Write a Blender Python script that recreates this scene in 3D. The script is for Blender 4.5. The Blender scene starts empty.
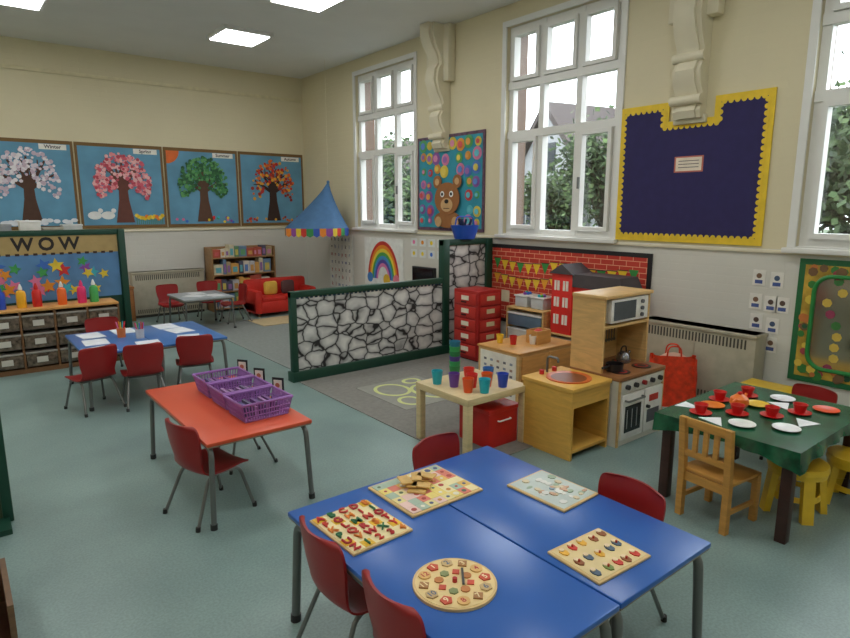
import bpy, bmesh, math, random
from mathutils import Vector, Matrix, Euler
R=random.Random(7)
S=bpy.context.scene
S.view_settings.view_transform='Standard'
# ---------------------------------------------------------------- materials
def lin(c):
    c=c/255.0
    return c/12.92 if c<=0.04045 else ((c+0.055)/1.055)**2.4
def L3(c): return (lin(c[0]),lin(c[1]),lin(c[2]),1)
_m={}
def newmat(name):
    m=bpy.data.materials.new(name); m.use_nodes=True
    nt=m.node_tree; b=nt.nodes['Principled BSDF']
    return m,nt,b
def C(r,g,b,rough=.55,kind='p',scale=12,var=.10,metal=0.0):
    key=(r,g,b,rough,kind,scale,var,metal)
    if key in _m: return _m[key]
    m,nt,bs=newmat('%s_%d_%d_%d'%({'p':'paint','w':'wood','f':'fabric','m':'metal'}[kind],r,g,b))
    N=nt.nodes; K=nt.links
    tc=N.new('ShaderNodeTexCoord')
    mp=N.new('ShaderNodeMapping'); K.new(tc.outputs['Object'],mp.inputs[0])
    nz=N.new('ShaderNodeTexNoise'); nz.inputs['Scale'].default_value=scale
    nz.inputs['Detail'].default_value=3
    if kind=='w':
        mp.inputs['Scale'].default_value=(1,1,6); nz.inputs['Scale'].default_value=scale*.7; nz.inputs['Distortion'].default_value=1.2
    K.new(mp.outputs[0],nz.inputs['Vector'])
    rp=N.new('ShaderNodeValToRGB')
    v=var*(2.0 if kind=='w' else 1)
    a=L3((r,g,b)); rp.color_ramp.elements[0].position=.3; rp.color_ramp.elements[1].position=.7
    rp.color_ramp.elements[0].color=(a[0]*(1-v),a[1]*(1-v),a[2]*(1-v),1)
    rp.color_ramp.elements[1].color=(min(1,a[0]*(1+v*.5)),min(1,a[1]*(1+v*.5)),min(1,a[2]*(1+v*.5)),1)
    K.new(nz.outputs[0],rp.inputs[0]); K.new(rp.outputs[0],bs.inputs['Base Color'])
    bs.inputs['Roughness'].default_value=rough
    bs.inputs['Metallic'].default_value=metal
    if kind=='f':
        n2=N.new('ShaderNodeTexNoise'); n2.inputs['Scale'].default_value=180; K.new(tc.outputs['Object'],n2.inputs['Vector'])
        bp=N.new('ShaderNodeBump'); bp.inputs['Strength'].default_value=.4; bp.inputs['Distance'].default_value=.003
        K.new(n2.outputs[0],bp.inputs['Height']); K.new(bp.outputs[0],bs.inputs['Normal'])
    _m[key]=m; return m
def EM(name,col,st):
    m,nt,bs=newmat(name)
    bs.inputs['Base Color'].default_value=(1,1,1,1)
    bs.inputs['Emission Color'].default_value=col; bs.inputs['Emission Strength'].default_value=st
    return m
# ---------------------------------------------------------------- geometry
def bmlist(bm):
    bm.verts.index_update()
    r=([v.co.copy() for v in bm.verts],[[v.index for v in f.verts] for f in bm.faces]); bm.free(); return r
_gl={}
def glyph(t):
    if t in _gl: return _gl[t]
    cu=bpy.data.curves.new('t','FONT'); cu.body=t; cu.size=1; cu.resolution_u=3; cu.align_x='CENTER'; cu.align_y='CENTER'
    cu.offset=.02
    ob=bpy.data.objects.new('t',cu); S.collection.objects.link(ob)
    dg=bpy.context.evaluated_depsgraph_get(); dg.update()
    me=ob.evaluated_get(dg).to_mesh()
    r=([v.co.copy() for v in me.vertices],[list(p.vertices) for p in me.polygons])
    ob.evaluated_get(dg).to_mesh_clear(); bpy.data.objects.remove(ob)
    _gl[t]=r; return r
class O:
    def __init__(s,name,loc=(0,0,0),rz=0,sc=1,parent=None):
        s.n=name;s.loc=loc;s.rz=math.radians(rz);s.sc=sc;s.V=[];s.F=[];s.M=[];s.Sm=[];s.mats=[]
    def mi(s,m):
        if m not in s.mats: s.mats.append(m)
        return s.mats.index(m)
    def add(s,vs,fs,m,sm=False,X=None):
        o=len(s.V); k=s.mi(m)
        for v in vs:
            v=Vector(v)
            if X is not None: v=X@v
            s.V.append(v)
        for f in fs:
            s.F.append([i+o for i in f]); s.M.append(k); s.Sm.append(sm)
    def box(s,a,b,m,bev=0,X=None):
        a=Vector(a);b=Vector(b)
        lo=Vector([min(a[i],b[i]) for i in range(3)]);hi=Vector([max(a[i],b[i]) for i in range(3)])
        if bev>0:
            bm=bmesh.new(); bmesh.ops.create_cube(bm,size=1)
            for v in bm.verts: v.co=Vector([lo[i]+(v.co[i]+.5)*(hi[i]-lo[i]) for i in range(3)])
            bmesh.ops.bevel(bm,geom=bm.edges[:],offset=bev,segments=2,affect='EDGES',profile=.5)
            vs,fs=bmlist(bm); s.add(vs,fs,m,True,X); return
        vs=[(x,y,z) for x in (lo.x,hi.x) for y in (lo.y,hi.y) for z in (lo.z,hi.z)]
        fs=[(0,1,3,2),(4,6,7,5),(0,4,5,1),(2,3,7,6),(0,2,6,4),(1,5,7,3)]
        s.add(vs,fs,m,False,X)
    def cyl(s,p,q,r1,m,r2=None,n=20,X=None,open_top=False):
        p=Vector(p);q=Vector(q); r2=r1 if r2 is None else r2
        d=(q-p).normalized(); u=d.orthogonal().normalized(); w=d.cross(u)
        vs=[];fs=[]
        for c,r in((p,r1),(q,r2)):
            for i in range(n):
                t=2*math.pi*i/n; vs.append(c+u*math.cos(t)*r+w*math.sin(t)*r)
        for i in range(n): fs.append((i,(i+1)%n,n+(i+1)%n,n+i))
        fs.append(tuple(reversed(range(n))))
        if not open_top: fs.append(tuple(range(n,2*n)))
        s.add(vs,fs,m,True,X)
    def tube(s,pts,r,m,rad=.04,n=8,closed=False,X=None):
        P=[Vector(p) for p in pts]; Q=[]
        if rad>0 and len(P)>2:
            Q.append(P[0])
            for i in range(1,len(P)-1):
                a,b,c=P[i-1],P[i],P[i+1]
                d=min(rad,(a-b).length*.45,(c-b).length*.45)
                A=b+(a-b).normalized()*d;Bq=b+(c-b).normalized()*d
                for k in range(6):
                    t=k/5; Q.append(A*(1-t)**2+b*2*t*(1-t)+Bq*t*t)
            Q.append(P[-1])
        else: Q=P
        vs=[];fs=[];N=len(Q); u=None
        for i in range(N):
            if closed: d=(Q[(i+1)%N]-Q[i-1]).normalized()
            else: d=(Q[min(i+1,N-1)]-Q[max(i-1,0)]).normalized()
            if u is None: u=d.orthogonal().normalized()
            else: u=(u-d*u.dot(d)).normalized()
            w=d.cross(u)
            for k in range(n):
                t=2*math.pi*k/n; vs.append(Q[i]+(u*math.cos(t)+w*math.sin(t))*r)
        for i in range(N if closed else N-1):
            j=(i+1)%N
            for k in range(n): fs.append((i*n+k,i*n+(k+1)%n,j*n+(k+1)%n,j*n+k))
        if not closed:
            fs.append(tuple(reversed(range(n)))); fs.append(tuple(range((N-1)*n,N*n)))
        s.add(vs,fs,m,True,X)
    def prism(s,pts,f,m,sm=False,X=None):
        """pts 2d; f(x,y,k)->3d for k in 0,1"""
        n=len(pts); vs=[Vector(f(x,y,0)) for x,y in pts]+[Vector(f(x,y,1)) for x,y in pts]
        fs=[tuple(range(n)),tuple(reversed(range(n,2*n)))]+[(i,n+i,n+(i+1)%n,(i+1)%n) for i in range(n)]
        s.add(vs,fs,m,sm,X)
    def flat(s,pts,y,m,t=.004):   # wall-picture plane: local x,z ; front = -y
        s.prism(pts,lambda a,b,k:(a,y-(t if k else 0),b),m)
    def top(s,pts,z,m,t=.004):
        s.prism(pts,lambda a,b,k:(a,b,z+(t if k else 0)),m)
    def sph(s,c,r,m,sc=(1,1,1),sub=2,X=None,dis=0):
        bm=bmesh.new(); bmesh.ops.create_icosphere(bm,subdivisions=sub,radius=r)
        for v in bm.verts:
            if dis: v.co*=1+R.uniform(-dis,dis)
            v.co=Vector((v.co.x*sc[0],v.co.y*sc[1],v.co.z*sc[2]))+Vector(c)
        vs,fs=bmlist(bm); s.add(vs,fs,m,dis==0,X)
    def lathe(s,prof,c,m,n=24,X=None):
        vs=[];fs=[];k=len(prof)
        for r,z in prof:
            for i in range(n):
                t=2*math.pi*i/n; vs.append(Vector((c[0]+r*math.cos(t),c[1]+r*math.sin(t),c[2]+z)))
        for j in range(k-1):
            for i in range(n): fs.append((j*n+i,j*n+(i+1)%n,(j+1)*n+(i+1)%n,(j+1)*n+i))
        s.add(vs,fs,m,True,X)
    def text(s,t,size,pos,m,plane='xz',ang=0):
        vs,fs=glyph(t); ca,sa=math.cos(ang),math.sin(ang); out=[]
        for v in vs:
            x=(v.x*ca-v.y*sa)*size;y=(v.x*sa+v.y*ca)*size
            out.append((pos[0]+x,pos[1],pos[2]+y) if plane=='xz' else (pos[0]+x,pos[1]+y,pos[2]))
        s.add(out,fs,m)
    def done(s):
        me=bpy.data.meshes.new(s.n); me.from_pydata([tuple(v) for v in s.V],[],s.F)
        for m in s.mats: me.materials.append(m)
        me.polygons.foreach_set('material_index',s.M); me.polygons.foreach_set('use_smooth',s.Sm)
        me.update()
        bm=bmesh.new(); bm.from_mesh(me); bmesh.ops.recalc_face_normals(bm,faces=bm.faces[:]); bm.to_mesh(me); bm.free()
        try: me.set_sharp_from_angle(angle=.7)
        except Exception: pass
        ob=bpy.data.objects.new(s.n,me); S.collection.objects.link(ob)
        ob.location=s.loc; ob.rotation_euler=(0,0,s.rz); ob.scale=(s.sc,)*3
        return ob
def circ(cx,cy,r,n=14,ry=None,ph=0): 
    ry=r if ry is None else ry
    return [(cx+r*math.cos(2*math.pi*i/n+ph),cy+ry*math.sin(2*math.pi*i/n+ph)) for i in range(n)]
def rect(x0,y0,x1,y1): return [(x0,y0),(x1,y0),(x1,y1),(x0,y1)]
def rrect(x0,y0,x1,y1,a):
    cx,cy=(x0+x1)/2,(y0+y1)/2;ca,sa=math.cos(a),math.sin(a)
    return [(cx+(x-cx)*ca-(y-cy)*sa,cy+(x-cx)*sa+(y-cy)*ca) for x,y in rect(x0,y0,x1,y1)]
def star(cx,cy,r,ph=.3): return [(cx+(r if i%2==0 else r*.45)*math.cos(ph+math.pi*i/5),cy+(r if i%2==0 else r*.45)*math.sin(ph+math.pi*i/5)) for i in range(10)]
def RC(): return R.choice([(225,40,40),(240,150,30),(245,215,50),(60,170,80),(50,110,210),(140,70,170),(235,120,170),(60,190,210)])
W=5.3;B=10.25;H=3.96
# ---------------------------------------------------------------- room materials
def wallmat():
    m,nt,bs=newmat('painted_wall'); N=nt.nodes;K=nt.links
    g=N.new('ShaderNodeNewGeometry'); sp=N.new('ShaderNodeSeparateXYZ'); K.new(g.outputs['Position'],sp.inputs[0])
    gt=N.new('ShaderNodeMath'); gt.operation='GREATER_THAN'; gt.inputs[1].default_value=1.37; K.new(sp.outputs['Z'],gt.inputs[0])
    mx=N.new('ShaderNodeMix'); mx.data_type='RGBA'; mx.inputs[6].default_value=L3((216,214,205)); mx.inputs[7].default_value=L3((222,212,178))
    K.new(gt.outputs[0],mx.inputs[0])
    # exterior half of the wall thickness is brick coloured
    gx=N.new('ShaderNodeMath'); gx.operation='GREATER_THAN'; gx.inputs[1].default_value=W+.085; K.new(sp.outputs['X'],gx.inputs[0])
    mb=N.new('ShaderNodeMix'); mb.data_type='RGBA'; mb.inputs[7].default_value=L3((105,82,66)); K.new(gx.outputs[0],mb.inputs[0]); K.new(mx.outputs[2],mb.inputs[6])
    nz=N.new('ShaderNodeTexNoise'); nz.inputs['Scale'].default_value=1.3; nz.inputs['Detail'].default_value=5; K.new(g.outputs['Position'],nz.inputs['Vector'])
    mr=N.new('ShaderNodeMapRange'); mr.inputs[3].default_value=.92; mr.inputs[4].default_value=1.05; K.new(nz.outputs[0],mr.inputs[0])
    m2=N.new('ShaderNodeMix'); m2.data_type='RGBA'; m2.blend_type='MULTIPLY'; m2.inputs[0].default_value=1
    K.new(mb.outputs[2],m2.inputs[6]); K.new(mr.outputs[0],m2.inputs[7]); K.new(m2.outputs[2],bs.inputs['Base Color'])
    ad=N.new('ShaderNodeMath'); ad.operation='ADD'; K.new(sp.outputs['X'],ad.inputs[0]); K.new(sp.outputs['Y'],ad.inputs[1])
    cb=N.new('ShaderNodeCombineXYZ'); K.new(ad.outputs[0],cb.inputs[0]); K.new(sp.outputs['Z'],cb.inputs[1])
    bk=N.new('ShaderNodeTexBrick'); bk.inputs['Scale'].default_value=1; bk.inputs['Brick Width'].default_value=.225; bk.inputs['Row Height'].default_value=.075; bk.inputs['Mortar Size'].default_value=.006
    bk.inputs['Color1'].default_value=(1,1,1,1);bk.inputs['Color2'].default_value=(.9,.9,.9,1);bk.inputs['Mortar'].default_value=(0,0,0,1)
    K.new(cb.outputs[0],bk.inputs['Vector'])
    bp=N.new('ShaderNodeBump'); bp.inputs['Strength'].default_value=.35; bp.inputs['Distance'].default_value=.004
    K.new(bk.outputs[0],bp.inputs['Height']); K.new(bp.outputs[0],bs.inputs['Normal'])
    bs.inputs['Roughness'].default_value=.55
    return m
WM=wallmat()
def floormat():
    m,nt,bs=newmat('vinyl_floor'); N=nt.nodes;K=nt.links
    g=N.new('ShaderNodeNewGeometry')
    a=N.new('ShaderNodeTexNoise'); a.inputs['Scale'].default_value=1.4; a.inputs['Detail'].default_value=6; K.new(g.outputs['Position'],a.inputs['Vector'])
    b=N.new('ShaderNodeTexNoise'); b.inputs['Scale'].default_value=90; b.inputs['Detail'].default_value=2; K.new(g.outputs['Position'],b.inputs['Vector'])
    rp=N.new('ShaderNodeValToRGB'); rp.color_ramp.elements[0].position=.3; rp.color_ramp.elements[1].position=.72
    rp.color_ramp.elements[0].color=L3((114,136,133)); rp.color_ramp.elements[1].color=L3((136,160,155)); K.new(a.outputs[0],rp.inputs[0])
    mr=N.new('ShaderNodeMapRange'); mr.inputs[1].default_value=.35; mr.inputs[2].default_value=.65; mr.inputs[3].default_value=.88; mr.inputs[4].default_value=1.08; K.new(b.outputs[0],mr.inputs[0])
    m2=N.new('ShaderNodeMix'); m2.data_type='RGBA'; m2.blend_type='MULTIPLY'; m2.inputs[0].default_value=1
    K.new(rp.outputs[0],m2.inputs[6]); K.new(mr.outputs[0],m2.inputs[7]); K.new(m2.outputs[2],bs.inputs['Base Color'])
    bs.inputs['Roughness'].default_value=.36
    return m
WHT=C(232,232,228,.4,'p',4,.03); CREAM=C(226,218,192,.6,'p',6,.05)
GM=C(120,122,120,.35,'m',8,.05,.6)
o=O('floor'); o.box((-3.2,-3,-.1),(W+.35,B+.2,0),floormat()); o.done()
o=O('ceiling'); o.box((-3.2,-3,H),(W+.35,B+.2,H+.15),C(232,232,228,.8,'p',2,.03)); o.done()
# east wall with window openings
wins=[(6.93,8.45),(3.66,5.18),(.40,1.95),(-2.8,-1.25)]
z0,z1=1.39,3.72
o=O('wall_east')
o.box((W,-3,0),(W+.35,B+.2,z0),WM); o.box((W,-3,z1),(W+.35,B+.2,H),WM)
ys=[-3]+[v for w in sorted(wins) for v in w]+[B+.2]
for i in range(0,len(ys),2): o.box((W,ys[i],z0),(W+.35,ys[i+1],z1),WM)
o.done()
o=O('wall_north'); o.box((-3.2,B,0),(W,B+.2,H),WM); o.done()
o=O('wall_west'); o.box((-3.4,-3,0),(-3.2,B+.2,H),WM); o.done()
o=O('wall_south'); o.box((-3.4,-3.2,0),(W+.35,-3,H),WM); o.done()
TR=C(220,214,190,.5)
o=O('baseboard_east'); o.box((W-.02,-3,0),(W,B,.12),TR); o.done()
o=O('baseboard_north'); o.box((-3.2,B-.02,0),(W-.02,B,.12),TR); o.done()
o=O('trim_1'); o.box((-3.2,B-.025,3.55),(W,B,3.6),C(222,212,174,.6),.006); o.done()
o=O('trim_2'); o.box((W-.02,-3,1.335),(W,B-.03,1.365),CREAM,.005); o.done()
o=O('trim_3'); o.box((-3.2,B-.02,1.335),(W-.02,B,1.365),CREAM,.005); o.done()
def glassmat():
    m=bpy.data.materials.new('window_glass'); m.use_nodes=True; nt=m.node_tree; nt.nodes.clear()
    o=nt.nodes.new('ShaderNodeOutputMaterial'); t=nt.nodes.new('ShaderNodeBsdfTransparent'); g=nt.nodes.new('ShaderNodeBsdfGlossy'); x=nt.nodes.new('ShaderNodeMixShader')
    g.inputs['Roughness'].default_value=.02; x.inputs[0].default_value=.05
    nt.links.new(t.outputs[0],x.inputs[1]); nt.links.new(g.outputs[0],x.inputs[2]); nt.links.new(x.outputs[0],o.inputs[0]); return m
GL=glassmat()
for wi,(a,b) in enumerate(wins):
    o=O('window_%d'%(wi+1)); x0,x1=W+.05,W+.12
    wd=b-a; fr=WHT
    kk=[0]
    def bar(y0,y1,za,zb,xa=x0,xb=x1): 
        kk[0]+=1; e=kk[0]*.0007
        o.box((xa-e,y0,za),(xb+e,y1,zb),fr)
    bar(a+.001,a+.07,z0+.001,z1-.001);bar(b-.07,b-.001,z0+.001,z1-.001);bar(a+.002,b-.002,z0+.002,z0+.07);bar(a+.002,b-.002,z1-.07,z1-.002)
    c1=a+wd/3;c2=a+2*wd/3
    bar(c1-.035,c1+.035,z0+.003,z1-.003,x0-.01);bar(c2-.035,c2+.035,z0+.003,z1-.003,x0-.01)
    bar(a+.003,b-.003,2.495,2.575,x0-.015);bar(a+.003,b-.003,3.04,3.12,x0-.015)
    # opening sashes with own frames
    for (p,q) in((a+.07,c1-.035),(c1+.035,c2-.035),(c2+.035,b-.07)):
        for zi,(u,v) in enumerate(((z0+.07,2.495),(3.12,z1-.07))):
            if zi==0 and p>a+.1 and q<b-.1: continue
            t=.045
            bar(p+.003,p+t,u+.003,v-.003,x0-.03,x0+.03);bar(q-t,q-.003,u+.003,v-.003,x0-.03,x0+.03);bar(p+.004,q-.004,u+.004,u+t,x0-.03,x0+.03);bar(p+.004,q-.004,v-t,v-.004,x0-.03,x0+.03)
    o.box((x0+.045,a+.03,z0+.03),(x0+.052,b-.03,z1-.03),GL)
    # architrave and sill
    o.box((W-.020,a-.06,z0+.001),(W-.001,a,z1+.06),fr);o.box((W-.020,b,z0+.001),(W-.001,b+.06,z1+.06),fr);o.box((W-.022,a-.061,z1),(W-.001,b+.061,z1+.062),fr)
    o.box((W-.07,a-.08,z0-.04),(W-.001,b+.08,z0),fr,.006)
    o.box((W-.001,a+.001,z0-.0),(W+.05,b-.001,z0+.012),fr)
    # handles
    o.box((x0-.06,c1-.075,1.9),(x0-.035,c1-.055,2.02),GM)
    o.done()
# plaster corbels
prof=[(0,2.47),(.10,2.47),(.13,2.53),(.09,2.60),(.10,2.68),(.16,2.76),(.18,2.86),(.12,2.95),(.13,3.05),(.20,3.16),(.25,3.30),(.23,3.42),(.17,3.50),(.20,3.60),(.28,3.70),(.33,3.82),(.33,H-.002),(0,H-.002)]
for cy in (6.30,2.90,-.35):
    o=O('plaster_corbel')
    o.prism(prof,lambda a,b,k:(W-.001-a,cy+(-.085 if k else .085),b),CREAM)
    p2=[(d*.84+.0,z) for d,z in prof]
    o.prism(p2,lambda a,b,k:(W-.002-a,cy+(-.125 if k else .125),b-.001),CREAM)
    o.box((W-.12,cy-.22,3.28),(W-.003,cy+.22,H-.003),CREAM,.01)
    for z in (2.62,2.97,3.5): o.cyl((W-.12,cy-.14,z),(W-.12,cy+.14,z),.04,CREAM,n=14)
    o.box((W-.05,cy-.15,2.43),(W-.003,cy+.15,2.5),CREAM,.01)
    o.done()
LE=EM('light_diffuser',(1,.99,.97,1),14.5)
for x in (3.36,.84,-1.6):
    for y in (8.2,6.28,4.2,1.8,-.6):
        o=O('ceiling_light'); o.box((x-.33,y-.33,H-.05),(x+.33,y+.33,H),C(230,230,228),.008)
        o.box((x-.29,y-.29,H-.058),(x+.29,y+.29,H-.051),LE); o.done()
# ---------------------------------------------------------------- outside
GR=C(50,72,36,.9,'p',3,.4)
o=O('lawn'); o.box((W+.5,-30,-.5),(70,70,-.4),GR); o.done()
LF=[C(30,46,24,.9,'p',6,.5),C(46,66,32,.9,'p',6,.5),C(68,88,48,.9,'p',5,.5)]
def leaves(o,c,r,n,s=.09):
    for m in LF:
        vs=[];fs=[]
        for i in range(n//3):
            d=Vector((R.gauss(0,1),R.gauss(0,1),R.gauss(0,.8)))*r*.45; p=Vector(c)+d
            u=Vector((R.uniform(-1,1),R.uniform(-1,1),R.uniform(-1,1))).normalized()*s*R.uniform(.6,1.4); w=u.orthogonal().normalized()*s*R.uniform(.5,1)
            k=len(vs); vs+=[p-u,p+w,p+u,p-w]; fs.append((k,k+1,k+2,k+3))
        o.add(vs,fs,m)
def tree(x,y,h,r,n=2300):
    o=O('garden_tree',(x,y,-.4)); bk=C(50,42,34,.9); o.tube([(0,0,0),(.05,0,h*.3),(0,.08,h*.62)],.13,bk,0)
    for i in range(16):
        a=R.uniform(0,6.28);d=R.uniform(r*.4,r*.95);z=h*R.uniform(.42,.92)
        e=(d*math.cos(a),d*math.sin(a),z)
        o.tube([(0,.02,h*R.uniform(.25,.6)),(e[0]*.5,e[1]*.5,z*.85),e],.035,bk,0,6)
        leaves(o,e,r*.55,n//16)
    leaves(o,(0,0,h*.75),r*.9,n//4)
    o.done()
for t in((15,10.6,4.6,1.4),(17.5,11.8,4.2,1.4),(13,18.8,4.9,1.6),(15,23.5,5.3,1.9),(11,15.4,2.9,.9),(13,4.6,4.4,1.6),(12,3.2,4.0,1.5),(16,6.3,4.8,1.7),(11,1.8,3.0,1.2),(14,-2,4.6,2),(17.5,14.6,3.4,1.0)): tree(*t)
o=O('garden_hedge')
for i in range(75): leaves(o,(9,-3+i*.27,R.uniform(.1,1.1)),.75,75,.07)
o.box((8.75,-3,-.4),(9.25,17.5,1.0),LF[0])
o.done()
o=O('neighbouring_house',(19,16.2,-.4),-12)
HW=C(140,142,144,.7); RF=C(62,54,52,.8)
o.box((0,-2.6,0),(6,2.6,3.2),HW); o.prism([(-2.6,3.2),(2.6,3.2),(0,5.9)],lambda a,b,k:(6*k,a,b),HW)
o.prism([(-3,2.95),(-2.8,2.85),(0,5.85),(2.8,2.85),(3,2.95),(0,6.15)],lambda a,b,k:(-.3+6.6*k,a,b),RF)
for y,z in((-1.3,1),(1.3,1),(0,3.5)): o.box((-.04,y-.45,z),(0,y+.45,z+1.1),C(40,46,52,.2)); o.box((-.07,y-.03,z),(0,y+.03,z+1.1),HW)
o.box((4,-.5,5),(4.8,.5,7),C(110,66,52,.8)); o.done()
o=O('neighbouring_house',(17,27.5,-.4),-20)
o.box((0,-3,0),(6,3,3.4),HW); o.prism([(-3.3,3.4),(3.3,3.4),(0,5.6)],lambda a,b,k:(-.2+6.4*k,a,b),RF)
for y in(-1.5,1.5): o.box((-.04,y-.5,1.2),(0,y+.5,2.5),C(40,46,52,.2))
o.done()
# ---------------------------------------------------------------- furniture builders
def cat(P,n):
    out=[]
    for i in range(len(P)-1):
        p0=P[max(i-1,0)];p1=P[i];p2=P[i+1];p3=P[min(i+2,len(P)-1)]
        for k in range(n):
            t=k/n; out.append(tuple(.5*((2*p1[j])+(-p0[j]+p2[j])*t+(2*p0[j]-5*p1[j]+4*p2[j]-p3[j])*t*t+(-p0[j]+3*p1[j]-3*p2[j]+p3[j])*t**3) for j in range(len(p1))))
    out.append(P[-1]); return out
RED=C(148,26,26,.38,'p',4,.05)
def chair(x,y,rz,col=RED,sc=1,name='plastic_chair'):
    """faces local +y"""
    o=O(name,(x,y,0),rz,sc)
    # (y,z,halfwidth,backness)
    P=[(.155,.262,.120,0),(.15,.275,.150,0),(.10,.287,.165,0),(0,.28,.168,0),(-.09,.278,.160,.1),(-.14,.295,.145,.5),(-.162,.345,.135,1),(-.172,.41,.150,1),(-.182,.50,.160,1),(-.19,.552,.150,1),(-.193,.566,.115,1)]
    Q=cat(P,3); n=9; vs=[];fs=[]
    for off in (0,1):
        for (yy,zz,hw,bk) in Q:
            for i in range(n):
                s=-1+2*i/(n-1)
                a=yy+bk*.035*s*s; z=zz+(1-bk)*.012*s*s
                if off: a-=bk*.010; z-=(1-bk)*.010
                vs.append((s*hw,a,z))
    m=len(Q); D=m*n
    for j in range(m-1):
        for i in range(n-1):
            a=j*n+i; fs.append((a,a+1,a+n+1,a+n)); fs.append((D+a,D+a+n,D+a+n+1,D+a+1))
    for j in range(m-1):
        a=j*n; fs.append((a,a+n,D+a+n,D+a)); a=j*n+n-1; fs.append((a,D+a,D+a+n,a+n))
    for i in range(n-1):
        fs.append((i,D+i,D+i+1,i+1)); a=(m-1)*n+i; fs.append((a,a+1,D+a+1,D+a))
    o.add(vs,fs,col,True)
    for s in(-1,1):
        o.tube([(s*.165,.165,0),(s*.125,.10,.262),(s*.125,-.09,.262),(s*.165,-.20,0)],.0095,GM,.05)
        for p in((s*.165,.165),(s*.165,-.20)): o.cyl((p[0],p[1],0),(p[0],p[1]*.985,.025),.013,C(40,40,40),n=10)
    o.tube([(-.125,.04,.258),(.125,.04,.258)],.009,GM,0)
    o.tube([(-.125,-.07,.258),(.125,-.07,.258)],.009,GM,0)
    return o.done()
def table(name,x0,x1,y0,y1,z,col,edge=None,r=.015):
    cx,cy=(x0+x1)/2,(y0+y1)/2
    o=O(name,(cx,cy,0)); a=(x1-x0)/2;b=(y1-y0)/2
    o.box((-a,-b,z-.022),(a,b,z),col,.006)
    o.box((-a+.004,-b+.004,z-.03),(a-.004,b-.004,z-.021),edge or C(150,140,120),.002)
    i=.03
    for s in(-1,1):
        o.tube([(s*(a-.012),-b+.012,0),(s*(a-i),-b+i,z-.045),(s*(a-i),b-i,z-.045),(s*(a-.012),b-.012,0)],r,GM,.06,10)
        for t in(-1,1): o.cyl((s*(a-.012),t*(b-.012),0),(s*(a-.013),t*(b-.013),.03),r+.004,C(40,40,42),n=12)
    o.tube([(-a+i,-b+i+.06,z-.045),(a-i,-b+i+.06,z-.045)],r*.8,GM,0); o.tube([(-a+i,b-i-.06,z-.045),(a-i,b-i-.06,z-.045)],r*.8,GM,0)
    return o.done()
BLU=C(42,96,176,.28,'p',2,.05)
# foreground
table('activity_table',.965,1.517,.94,2.12,.49,BLU,r=.018)
table('activity_table',1.523,2.09,.94,2.12,.49,BLU,r=.018)
chair(1.10,1.80,-90);chair(1.10,1.36,-90);chair(1.83,2.05,185);chair(1.99,1.32,88)
# orange table
table('activity_table',.95,1.56,3.03,4.25,.49,C(212,84,50,.35,'p',2,.05))
chair(1.04,3.28,-76);chair(1.43,3.80,90,sc=.86)
# blue tables further back
table('activity_table',.81,1.395,5.6,6.65,.49,C(62,112,178,.3,'p',2,.05))
table('activity_table',1.40,2.02,5.6,6.65,.49,C(62,112,178,.3,'p',2,.05))
chair(.86,5.70,16);chair(1.24,5.58,-5);chair(1.72,5.66,-14);chair(1.2,6.85,180)
# ---------------------------------------------------------------- puzzles
PB=C(222,190,130,.5,'w',10,.08)
def puz(name,x0,x1,y0,y1): 
    o=O(name,((x0+x1)/2,(y0+y1)/2,.49),R.uniform(-3,3)); a=(x1-x0)/2;b=(y1-y0)/2
    o.box((-a,-b,0),(a,b,.010),PB,.003); return o,a,b
o,a,b=puz('alphabet_puzzle',1.00,1.27,1.68,1.99)
o.top(rect(-a+.008,-b+.008,a-.008,b-.008),.010,C(240,224,170),.001)
k=0
for j in range(6):
    for i in range(5):
        ch='ABCDEFGHIJKLMNOPQRSTUVWXYZ1234'[k];k+=1
        x=-a+.028+i*(2*a-.056)/4;y=b-.03-j*(2*b-.06)/5
        if (i*3+j*5)%4==0: o.top(rect(x-.022,y-.021,x+.022,y+.021),.0105,C(238,190,50),.002)
        c=[(200,35,30),(30,110,60),(210,60,35),(190,40,40),(225,130,30)][(i+j*2)%5]
        for zz in (.013,.016,.019): o.text(ch,.050,(x,y,zz),C(*c),'xy')
o.done()
o,a,b=puz('picture_puzzle',1.33,1.715,1.76,2.085)
for j in range(6):
    for i in range(8):
        x=-a+.012+i*(2*a-.024)/8;y=-b+.012+j*(2*b-.024)/6
        c=R.choice([(236,214,120),(225,130,110),(240,225,170),(230,215,150),(230,190,100),(170,190,170),(235,200,190)])
        o.top(rect(x,y,x+(2*a-.03)/8,y+(2*b-.03)/6),.0102,C(*c),.003)
        if R.random()<.75: o.top(circ(x+.022,y+.024,R.uniform(.007,.015),8),.0132,C(*R.choice([(180,70,60),(90,110,80),(80,90,130),(235,230,210),(210,140,60)])),.001)
for i in range(9):
    x,y=-.02+R.uniform(-.08,.08),.02+R.uniform(-.06,.06); z=.0145+.006*(i//2)
    o.top(rrect(x-.04,y-.022,x+.04,y+.022,R.uniform(0,3)),z,C(218,176,100,.5,'w'),.006)
o.done()
o,a,b=puz('picture_puzzle',1.83,2.07,1.42,1.73)
o.top(rect(-a+.01,-b+.01,a-.01,b-.01),.0102,C(196,206,200),.001)
for i in range(34):
    x,y=R.uniform(-a+.03,a-.03),R.uniform(-b+.03,b-.03)
    o.top(circ(x,y,R.uniform(.008,.02),7,R.uniform(.008,.02)),.0113,C(*R.choice([(215,200,165),(150,175,190),(205,165,135),(225,225,218),(160,180,155)])),.001+.0001*i)
o.done()
o,a,b=puz('picture_puzzle',1.55,1.83,1.03,1.26)
o.top(rect(-a+.01,-b+.01,a-.01,b-.01),.0102,C(228,205,150),.001)
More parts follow.
